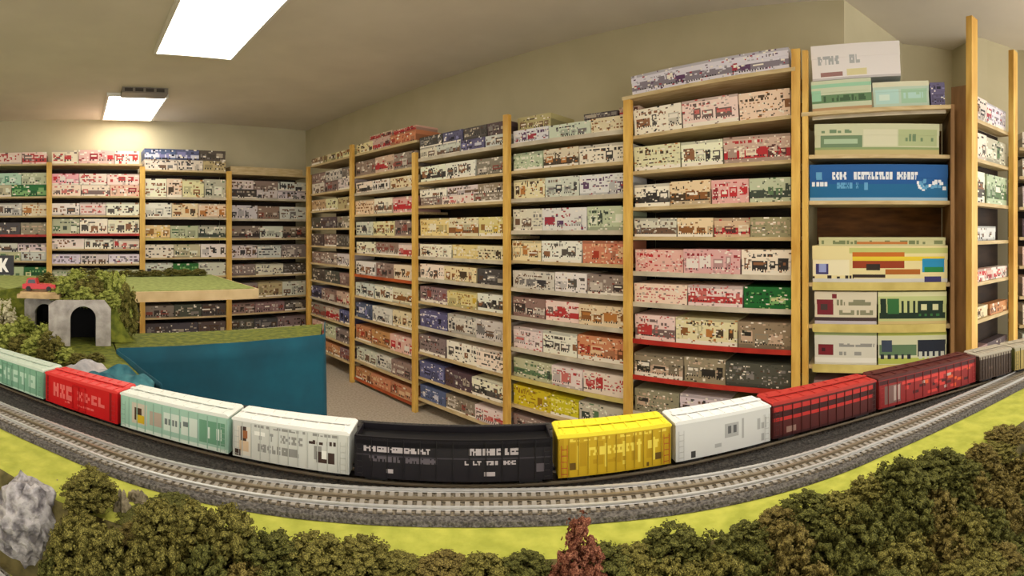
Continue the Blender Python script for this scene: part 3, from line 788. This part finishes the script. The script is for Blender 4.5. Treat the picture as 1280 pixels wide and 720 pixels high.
for x, d, ty, w, k, lb_ in ((112, .66, 586, .088, 2, 'large olive model tree left of the pale rock spire'), (96, .62, 640, .06, 0, 'tall olive model tree between the grey rock outcrop and larger olive tree'),
                           (76, .60, 682, .06, 1, 'dark model tree beneath and right of the big grey rock'), (182, .64, 648, .075, 1, 'dark model tree just right of the pale rock spire'), (-10, .84, 580, .07, 3, 'brown model tree cut by the left edge of the photo')):
    P = polar(x, d); s_, p_ = toF(P); g = ground(s_, p_); zt_ = -(ty - 290) * d / 640
    plant(protos[k], (P.x, P.y, g), CAMZ + zt_ - g, w, lb_, None)
for x, d, ty, w, k in ((100, .60, 650, .08, 0), (128, .58, 660, .07, 0), (186, .60, 655, .07, 3), (205, .585, 668, .075, 1), (215, .66, 628, .07, 1), (232, .62, 650, .07, 0), (170, .575, 690, .06, 1), (250, .60, 668, .07, 4), (140, .565, 700, .05, 1)):
    P = polar(x, d); s_, p_ = toF(P); g = ground(s_, p_); zt_ = -(ty - 290) * d / 640
    plant(protos[k], (P.x, P.y, g), CAMZ + zt_ - g, w, f'{kinds[k]} model tree crowded on the lower slope below the red and mint boxcars', f'{kinds[k]} lower left trees')

# rocks
def rock(name, pos, sx, sy, sz, m, label, seed, rot=0):
    import bmesh
    bm = bmesh.new(); bmesh.ops.create_icosphere(bm, subdivisions=4, radius=1)
    for v in bm.verts:
        q = v.co * 1.6 + Vector((seed, 0, 0)); k = 1 + .22 * noise.noise(q) + .16 * noise.noise(q * 2.7) + .09 * noise.noise(q * 6.3)
        cr = abs(noise.noise(q * 3.5)); k -= .12 * max(0, .18 - cr) / .18
        v.co = Vector((v.co.x * sx, v.co.y * sy, v.co.z * sz)) * k
    me = bpy.data.meshes.new(name); bm.to_mesh(me); bm.free(); me.materials.append(m)
    o = bpy.data.objects.new(name, me); COL.objects.link(o); o.location = pos; o.rotation_euler[2] = rot
    return tag(o, label, 'rock')
P = polar(34, .695); rock('rock_outcrop', (P.x, P.y, ZT - .030), .044, .028, .060, rockm, 'big pale grey rock outcrop at the left below the turf', 2.0, .8)
P = polar(152, .665); rock('rock_spire', (P.x, P.y, ZT - .035), .014, .016, .058, rockt, 'thin pale tan rock spire between two clumps of trees at the left', 5.0)
P = polar(172, .69); rock('rock', (P.x, P.y, ZT - .02), .022, .016, .030, rockt, 'low tan rock right of the pale rock spire', 8.0)
P = polar(74, .74); rock('rock', (P.x, P.y, ZT - .03), .018, .016, .028, rockt, 'small tan rock between the grey outcrop and the olive tree', 12.0)

# ------------------------------------------------------------------ tunnels
def portal(loc, rot, w, h, aw, ah, axc, label, dep=.14):
    t = thing('tunnel_portal', label, 'tunnel', loc, rot, 'stone tunnel portals')
    N = 18; arch = [(axc - aw / 2, 0)] + [(axc - aw / 2 * math.cos(PI * k / N), ah - aw / 2 + aw / 2 * math.sin(PI * k / N)) for k in range(N + 1)] + [(axc + aw / 2, 0)]
    outer = [(0, 0), (0, h * .9), (w * .12, h), (w * .9, h), (w, h * .82), (w, 0)]
    mb = MB()
    ring = outer + arch[::-1]
    for y, rev in ((0, False), (.02, True)):
        i = len(mb.v); mb.v += [(p[0], y, p[1]) for p in ring]
        f = tuple(range(i, i + len(ring))); mb.f.append(f[::-1] if rev else f[::-1]); mb.m.append(0); mb.c.append(None)
    n = len(ring)
    for k in range(n):
        a, b = ring[k], ring[(k + 1) % n]; mb.quad([(a[0], 0, a[1]), (b[0], 0, b[1]), (b[0], .02, b[1]), (a[0], .02, a[1])])
    mb.build('stone_face', stone, t)
    ri = MB()
    for k in range(1, N + 1):
        a0 = PI * (k - 1) / N; a1 = PI * k / N; r0, r1 = aw / 2 + .0005, aw / 2 + .012; zc = ah - aw / 2
        q = [(axc - r * math.cos(a), zc + r * math.sin(a)) for r, a in ((r0, a0), (r1, a0), (r1, a1), (r0, a1))]
        ri.prism(q, -.006, -.0004)
    ri.build('arch_ring', stone, t)
    ln = MB()
    for a, b in zip(arch, arch[1:]): ln.quad([(a[0], .021, a[1]), (a[0], dep, a[1]), (b[0], dep, b[1]), (b[0], .021, b[1])])
    ln.quad([(p[0], dep, p[1]) for p in arch])
    ln.build('tunnel_lining', mat('dark_lining', (22, 21, 24), .9), t)
    return t
pp = W(-.085, 1.60); portal((pp.x, pp.y, ZT + .003), ROT_B, .195, .142, .080, .125, .108, 'large grey stone tunnel portal with a black arch, left of the teal cloth')
pp = W(-.185, 1.84); portal((pp.x, pp.y, ZT + .003), ROT_B - .15, .13, .125, .07, .10, .075, 'smaller shaded stone tunnel portal farther left and behind', .12)
# hill over the tunnels
mb = MB(); n = 70
for i in range(n):
    for j in range(n):
        u = i / (n - 1); v = j / (n - 1); a = -.42 + .62 * u; c = 1.64 + .5 * v
        if a < -.05: c = max(c, 1.97 - 0 * u)
        e = min(1, min(u, 1 - u) * 6) * min(1, min(v * 12 + .1, (1 - v) * 5)); 
        P = W(a, c); mb.v.append((P.x, P.y, ZT + .003 + .135 * smooth(e) + .012 * noise.noise(Vector((a * 12, c * 12, 0))) * e))
for i in range(n - 1):
    for j in range(n - 1):
        a = i * n + j; aa = -.42 + .62 * (i + .5) / (n - 1); cc = 1.64 + .5 * (j + .5) / (n - 1)
        if -.035 < aa < .085 and cc < 1.78 and mb.v[a][2] < ZT + .13: continue
        mb.f.append((a, a + n, a + n + 1, a + 1)); mb.m.append(0); mb.c.append(None)
o = mb.build('tunnel_hill', grass2, smooth=True); tag(o, 'green mound over the two stone tunnels', 'model hill')
mb = MB()
P = W(-.20, 1.80); mb.box(0, .15, -.03, .06, 0, .014); mb.box(.01, .14, -.022, .05, .014, .022)
o = mb.build('stone_ledge', mat('tan_ledge', (196, 168, 124), .8, (160, 134, 96), 30), loc=(P.x, P.y, ZT + .130), rot=ROT_B - .15); tag(o, 'tan stone ledge on top of the smaller tunnel portal', 'stone ledge')
# red toy truck on the ledge
P = W(-.185, 1.815); t = thing('toy_truck', 'small red toy pickup on the tan ledge over the smaller tunnel', 'toy truck', (P.x, P.y, ZT + .1525), ROT_B - .15)
redp = mat('red_enamel', (196, 26, 34), .3)
mb = MB(); mb.prism([(0, .008), (0, .024), (.012, .026), (.018, .044), (.048, .044), (.052, .026), (.118, .024), (.12, .008)], -.02, .02); mb.build('body', redp, t)
mb = MB(); mb.prism([(.019, .028), (.022, .041), (.045, .041), (.048, .028)], -.0212, -.0203); mb.build('window', mat('dark_glass', (40, 40, 46), .15), t)
for x in (.022, .095):
    for y in (-.022, .016): mb = MB(); mb.cyl((x, y, .009), (x, y + .006, .009), .009, 12); mb.build('wheel', black, t)
P = polar(-4, 1.86); t = thing('sign_board', 'black board with a white figure shape at the left edge above the red toy pickup', 'sign', (P.x, P.y, ZT + .075), .8)
mb = MB(); mb.box(-.04, .062, 0, .008, .13, .20); mb.build('board', black, t)
mb = MB(); mb.prism([(.01, .14), (.01, .19), (.02, .19), (.02, .17), (.032, .19), (.042, .19), (.03, .165), (.044, .14), (.034, .14), (.02, .158), (.02, .14)], -.002, -.0003); mb.build('white_mark', white_enamel, t)
mb = MB(); mb.cyl((.0, .004, 0), (.0, .004, .1295), .004, 8); mb.build('pole', mat('pink_post', (200, 160, 150), .5), t)
# bushes on and around the tunnels
bl = [(58, 2.02, 340, .10), (80, 1.80, 345, .10), (95, 1.86, 336, .12), (112, 1.74, 343, .11), (128, 1.8, 338, .12), (146, 1.74, 340, .10), (158, 1.72, 352, .08), (105, 1.68, 358, .08), (135, 1.67, 362, .08), (72, 2.0, 350, .10)]
for i, (x, d, ty, w) in enumerate(bl):
    P = polar(x, d); z0 = ZT + .11 if x < 140 else ZT + .004; zt_ = CAMZ - (ty - 290) * d / 640
    plant(bush_p[0] if i % 3 else bush_p[1], (P.x, P.y, z0), zt_ - z0, w, ('light' if i % 3 else 'olive') + ' green leafy bush growing on top of the tunnel hill', 'bushes on the tunnel hill, ' + ('light' if i % 3 else 'olive'), cat='bush')
bl = [(8, 1.55, 405, .09), (25, 1.5, 418, .07), (44, 1.45, 420, .08), (62, 1.42, 415, .075), (80, 1.40, 436, .07), (96, 1.38, 442, .06), (30, 1.75, 395, .08), (5, 1.8, 372, .1), (55, 1.62, 405, .07), (120, 1.42, 442, .05), (12, 2.1, 365, .11)]
for i, (x, d, ty, w) in enumerate(bl):
    P = polar(x, d); zt_ = CAMZ - (ty - 290) * d / 640
    plant(bush_p[2] if i in (7, 10) else bush_p[i % 2], (P.x, P.y, ZT + .003), max(.02, zt_ - ZT), w, ['light green', 'olive green', 'pale dry'][2 if i in (7, 10) else i % 2] + ' low bush between the train and the tunnel portals', 'low bushes before the tunnels ' + ['light', 'olive', 'pale'][2 if i in (7, 10) else i % 2], cat='bush')
# hedges on the back board
for i in range(9):
    P = W(.05 + i * .12, 4.12 + .01 * (i % 2))
    plant(bush_p[1], (P.x, P.y, ZT + .001), rnd.uniform(.05, .07), .13, 'low dark green hedge bush along the back of the raised board', 'hedge bushes on the raised board', cat='bush')

# ------------------------------------------------------------------ the train
def car(s0, s1, label, name, body_c, roof_c, paintfn, H=.055, ribs=True, doors=True, roof='flat', roofover=.0, open_top=False, bodyname='body'):
    sm = (s0 + s1) / 2; L = (s1 - s0) - .008; d = (p1(sm + .02) - p1(sm - .02)) / .04
    P = F(sm, p1(sm)); rot = -TM + math.atan(d)
    zr = ZT + .003 + .0054 + .0006; wr = .0055; Wd = .052
    t = thing(name, label, 'model train car', (P.x, P.y, zr), rot, 'cars of the freight train')
    z0 = .0085; z1 = z0 + H
    y0 = -Wd / 2; cell = .0019; nx = int(L / cell); nz = int(H / cell); g = [[0] * nx for _ in range(nz)]
    def rect(x0, x1, a, b, k):
        for zz in range(max(0, int(a * nz)), min(nz, max(int(a * nz) + 1, int(round(b * nz))))):
            for xx in range(max(0, int(x0 * nx)), min(nx, max(int(x0 * nx) + 1, int(round(x1 * nx))))): g[zz][xx] = k
    cols = [body_c] + (paintfn(rect) if paintfn else [])
    mb = MB(); bc = lin(body_c)
    mb.box(-L / 2, L / 2, y0, -y0, z0, z1, 0, bc, 'f' if not open_top else 'ft')
    grid_front(mb, -L / 2, L / 2, z0, z1, y0, g, cols, nx, nz)
    if open_top:      # inner floor and load lip
        e = .003; mb.box(-L / 2 + e, L / 2 - e, y0 + e, -y0 - e, z1 - .012, z1 - .009, 0, lin(tuple(v * .5 for v in body_c)))
        mb.box(-L / 2, L / 2, y0, y0 + e, z1 - .012, z1, 0, bc); mb.box(-L / 2, L / 2, -y0 - e, -y0, z1 - .012, z1, 0, bc)
        mb.box(-L / 2, -L / 2 + e, y0, -y0, z1 - .012, z1, 0, bc); mb.box(L / 2 - e, L / 2, y0, -y0, z1 - .012, z1, 0, bc)
    mb.build(bodyname, PAINT, t)
    if not open_top:
        rb = MB(); rc = lin(roof_c); o = .0012
        rb.prism([(-L / 2 - o, z1 + .0002), (-L / 2 - o, z1 + .003), (-L / 2 + .003, z1 + .0055), (L / 2 - .003, z1 + .0055), (L / 2 + o, z1 + .003), (L / 2 + o, z1 + .0002)], y0 - o, -y0 + o, 0, rc)
        k = 9
        for i in range(k): x = -L / 2 + L * (i + .5) / k; rb.box(x - .0012, x + .0012, y0 + .002, -y0 - .002, z1 + .0056, z1 + .0066, 0, rc)
        rb.build('roof', PAINT, t)
        wk = MB(); wk.box(-L / 2 + .004, L / 2 - .004, -.004, .004, z1 + .0070, z1 + .0082, 0, rc); wk.build('roof_walk', PAINT, t)
    if ribs:
        k = 12; dk = lin(tuple(v * .9 for v in body_c))
        for ya, yb in ((y0 - .0012, y0 - .0001), (-y0 + .0001, -y0 + .0012)):
            rb = MB()
            for i in range(k + 1):
                x = -L / 2 + .0015 + (L - .003) * i / k; rb.box(x - .0006, x + .0006, ya, yb, z0 + .002, z1 - .002, 0, dk)
            rb.build('side_ribs', PAINT, t)
    if doors:
        dm = MB(); dk = lin(tuple(v * .93 for v in body_c))
        e = .0025; w = .017
        for a, b, c, q in ((-w, w, z1 - .007, z1 - .0055), (-w, w, z0 + .003, z0 + .0045), (-w, -w + .0012, z0 + .0045, z1 - .007), (w - .0012, w, z0 + .0045, z1 - .007), (-.0006, .0006, z0 + .0045, z1 - .007)):
            dm.box(a, b, y0 - .0026, y0 - .0013, c, q, 0, dk)
        dm.build('sliding_door_frame', PAINT, t)
    fr = MB(); fr.box(-L / 2 + .004, L / 2 - .004, -.008, .008, .0055, z0 - .0001); fr.build('underframe', black, t)
    lm = mat('ladder_' + label.split()[0], tuple(v * .85 for v in body_c), .5)
    for xx in (-L / 2 + .004, L / 2 - .012):
        lad = MB()
        for q in range(5): lad.cyl((xx, y0 - .0028, z0 + .006 + q * .0085), (xx + .008, y0 - .0028, z0 + .006 + q * .0085), .0004, 5)
        lad.cyl((xx, y0 - .0028, z0 + .002), (xx, y0 - .0028, z0 + .046), .0004, 5); lad.cyl((xx + .008, y0 - .0028, z0 + .002), (xx + .008, y0 - .0028, z0 + .046), .0004, 5)
        lad.build('ladder', lm, t)
    for xx in (-L / 2 + .03, L / 2 - .03):
        tr = MB(); tr.box(xx - .016, xx + .016, -.0205, -.018, .003, .0078); tr.box(xx - .016, xx + .016, .018, .0205, .003, .0078); tr.box(xx - .003, xx + .003, -.018, .018, .0035, .0054)
        tb = tr.build('truck', black, t)
        for dx in (-.0105, .0105):
            wh = MB(); wh.cyl((xx + dx, -.0165, wr), (xx + dx, -.0135, wr), wr, 14); wh.cyl((xx + dx, .0135, wr), (xx + dx, .0165, wr), wr, 14); wh.cyl((xx + dx, -.0135, wr), (xx + dx, .0135, wr), .0012, 6)
            wh.build('wheelset', wheelm, tb)
    for sgn in (-1, 1):
        cp = MB(); a = sgn * L / 2; cp.box(min(a, a + sgn * .0038), max(a, a + sgn * .0038), -.0025, .0025, .009, .0125); cp.build('coupler', black, t)
    return t
def pf_mint1(rect):
    glyphs(rect, .08, .95, .3, .75, 1, .09); rect(.3, .42, .4, .6, 2)
    rect(0, 1, 0, .08, 1)
    return [(176, 204, 184), (90, 140, 112)]
def pf_red(rect):
    glyphs(rect, .13, .42, .32, .78, 1, .07); glyphs(rect, .48, .86, .40, .72, 1, .07); strokes(rect, .3, .7, .18, .26, 1, .7, .03); rect(.9, .93, .05, .95, 2); rect(.03, .05, .05, .95, 2)
    return [(214, 100, 96), (130, 14, 18)]
def pf_mint(rect):
    rect(0, 1, 0, .1, 5); rect(.12, .27, .22, .85, 1); rect(.15, .22, .35, .7, 2); rect(.17, .24, .25, .5, 6); rect(.30, .42, .3, .7, 7); rect(.44, .58, .25, .8, 5)
    strokes(rect, .45, .72, .45, .6, 3, .8, .02); rect(.60, .74, .25, .8, 5); rect(.62, .66, .5, .66, 3); rect(.76, .97, .2, .82, 4); strokes(rect, .78, .95, .35, .65, 5, .5, .02)
    return [(196, 186, 170), (70, 50, 34), (110, 120, 118), (104, 152, 124), (206, 218, 208), (200, 170, 40), (176, 160, 146)]
def pf_white(rect):
    rect(.05, .17, .1, .85, 5); rect(.08, .13, .45, .85, 1); rect(.09, .14, .55, .75, 2); rect(.07, .15, .18, .45, 3); rect(.03, .07, .05, .2, 1)
    strokes(rect, .2, .92, .9, .95, 4, .8, .02)
    glyphs(rect, .24, .66, .58, .80, 4, .036); glyphs(rect, .24, .66, .28, .48, 4, .03); rect(.2, .3, .7, .8, 6)
    strokes(rect, .68, .9, .7, .8, 1, .9, .02); rect(.72, .78, .3, .65, 4); rect(.74, .88, .22, .5, 1); rect(.78, .82, .35, .55, 6)
    return [(62, 46, 40), (150, 96, 60), (206, 180, 150), (140, 140, 136), (214, 208, 196), (232, 232, 226)]
def pf_black(rect):
    glyphs(rect, .05, .42, .66, .78, 1, .017); glyphs(rect, .58, .84, .66, .79, 1, .017)
    glyphs(rect, .08, .42, .43, .52, 2, .015); glyphs(rect, .56, .82, .40, .50, 1, .016)
    rect(.17, .2, .14, .24, 1); rect(.66, .71, .14, .22, 1); rect(0, 1, .92, .97, 3); rect(.92, .96, .2, .4, 2); rect(0, 1, .55, .58, 3)
    return [(176, 168, 172), (90, 84, 92), (58, 54, 62)]
def pf_yel(rect):
    rect(.02, .05, .0, 1, 1)
    for x in (.1, .19, .34, .5, .64, .78): rect(x, x + .05, .28, .86, 1); rect(x + .06, x + .075, .2, .8, 2)
    strokes(rect, .1, .95, .9, .95, 2, .6, .02); glyphs(rect, .25, .9, .5, .72, 2, .04); strokes(rect, .3, .6, .3, .38, 1, .7, .03)
    rect(.1, .15, .2, .34, 3); rect(.86, .92, .18, .36, 3); rect(.78, .8, .04, .14, 3)
    return [(176, 142, 14), (226, 206, 80), (96, 72, 16)]
def pf_white2(rect):
    rect(.5, .64, .42, .78, 1); rect(.53, .56, .5, .72, 2); rect(.59, .62, .5, .72, 2); rect(.68, .70, .3, .85, 1); strokes(rect, .86, .95, .45, .75, 1, .8, .03); rect(.15, .2, .05, .2, 3); rect(.40, .46, .2, .3, 1); rect(.9, .93, .1, .3, 1)
    return [(166, 168, 168), (90, 92, 94), (60, 60, 60)]
def pf_dred(rect):
    rect(0, 1, .78, .94, 1); rect(0, .97, .50, .62, 1); rect(0, 1, .62, .78, 2); rect(.12, .2, .12, .3, 3); rect(.97, 1, 0, 1, 2); rect(.0, 1, 0, .06, 2)
    return [(186, 44, 40), (58, 18, 20), (150, 120, 110)]
def pf_red2(rect):
    rect(0, 1, .84, .97, 2); rect(.06, .2, .12, .76, 3); strokes(rect, .06, .2, .2, .7, 4, .5, .03)
    for k in range(30):
        x = rnd.uniform(.24, .95); z = rnd.uniform(.1, .7); rect(x, x + rnd.uniform(.02, .06), z, z + .1, rnd.choice([1, 1, 5, 2, 4]))
    rect(.22, .98, .70, .8, 1)
    return [(206, 60, 54), (70, 20, 24), (120, 90, 86), (176, 156, 150), (214, 84, 40)]
def pf_brown(rect):
    rect(0, 1, .86, 1, 1); strokes(rect, .1, .9, .4, .5, 2, .4, .04)
    return [(150, 140, 128), (96, 76, 66)]
def pf_olive(rect):
    rect(0, .14, 0, 1, 1); rect(0, 1, .86, 1, 2); strokes(rect, .2, .9, .3, .6, 1, .5, .04)
    return [(170, 150, 90), (170, 162, 140)]
car(-1.02, -.775, 'pale green boxcar at the left end of the train, cut by the photo edge', 'boxcar', (120, 164, 138), (196, 210, 196), pf_mint1)
car(-.775, -.578, 'bright red boxcar with pale lettering between the green and mint boxcars', 'boxcar', (190, 22, 26), (214, 60, 58), pf_red, H=.054, ribs=False)
car(-.578, -.358, 'mint boxcar with pictures and white roof left of the white boxcar', 'boxcar', (158, 194, 176), (222, 226, 220), pf_mint, doors=False)
car(-.358, -.168, 'white boxcar with a brown portrait and grey lettering left of the black hopper', 'boxcar', (200, 202, 196), (232, 232, 228), pf_white, doors=False)
# the black hopper
bh = car(-.168, .1155, 'long black hopper with faint pale lettering in the middle of the train', 'hopper_car', (24, 21, 28), (40, 36, 42), pf_black, H=.057, doors=False, open_top=True)
for k in range(3):
    x = -.075 + k * .075; mb = MB()
    mb.v += [(x - .03, -.012, .0084), (x + .03, -.012, .0084), (x + .03, .012, .0084), (x - .03, .012, .0084), (x - .008, -.008, .0025), (x + .008, -.008, .0025), (x + .008, .008, .0025), (x - .008, .008, .0025)]
    mb.f += [(0, 1, 2, 3), (7, 6, 5, 4), (0, 4, 5, 1), (1, 5, 6, 2), (2, 6, 7, 3), (3, 7, 4, 0)]; mb.m += [0] * 6; mb.c += [None] * 6
    mb.build('hopper_chute', black, bh)
car(.1155, .291, 'bright yellow boxcar with brown lettering right of the black hopper', 'boxcar', (190, 158, 24), (236, 220, 54), pf_yel, doors=False)  # shade on the side is put into the darker body yellow
car(.291, .466, 'plain white boxcar with small grey emblem right of the yellow boxcar', 'boxcar', (206, 208, 208), (228, 230, 230), pf_white2, ribs=False, doors=False)
car(.466, .702, 'dark red boxcar with two bright red stripes right of the white boxcar', 'boxcar', (82, 30, 28), (176, 50, 44), pf_dred, doors=False)
car(.702, .985, 'bright red freight car with mottled print, second from the right edge', 'boxcar', (140, 34, 34), (84, 34, 32), pf_red2, doors=False)
car(.985, 1.10, 'short dark brown boxcar with pale roof near the right edge', 'boxcar', (72, 56, 48), (176, 168, 154), pf_brown, doors=False)
car(1.10, 1.34, 'olive green boxcar with pale roof cut by the right edge of the photo', 'boxcar', (88, 92, 50), (176, 168, 150), pf_olive, doors=False)

# ------------------------------------------------------------------ world, camera
w = bpy.data.worlds.new('World'); SC.world = w; w.use_nodes = True
w.node_tree.nodes['Background'].inputs[0].default_value = (.58, .56, .52, 1); w.node_tree.nodes['Background'].inputs[1].default_value = 6.2
cam = bpy.data.cameras.new('camera'); co = bpy.data.objects.new('camera', cam); COL.objects.link(co)
co.location = (0, 0, CAMZ); co.rotation_euler = (PI / 2, 0, 0)
cam.type = 'PANO'; cam.panorama_type = 'CENTRAL_CYLINDRICAL'
cam.central_cylindrical_range_u_min = -1.0; cam.central_cylindrical_range_u_max = 1.0
cam.central_cylindrical_range_v_min = -430 / 640.0; cam.central_cylindrical_range_v_max = 290 / 640.0
cam.central_cylindrical_radius = 1.0
cam.clip_start = .02; cam.clip_end = 50
SC.camera = co
SC.view_settings.view_transform = 'Standard'; SC.view_settings.look = 'None'
SC.view_settings.exposure = 0.0; SC.view_settings.gamma = 1.0; SC.view_settings.use_curve_mapping = False
# remove unused prototypes
for pr in protos + [red_p] + bush_p:
    if id(pr) not in used:
        for ch in list(pr.children): bpy.data.objects.remove(ch)
        bpy.data.objects.remove(pr)
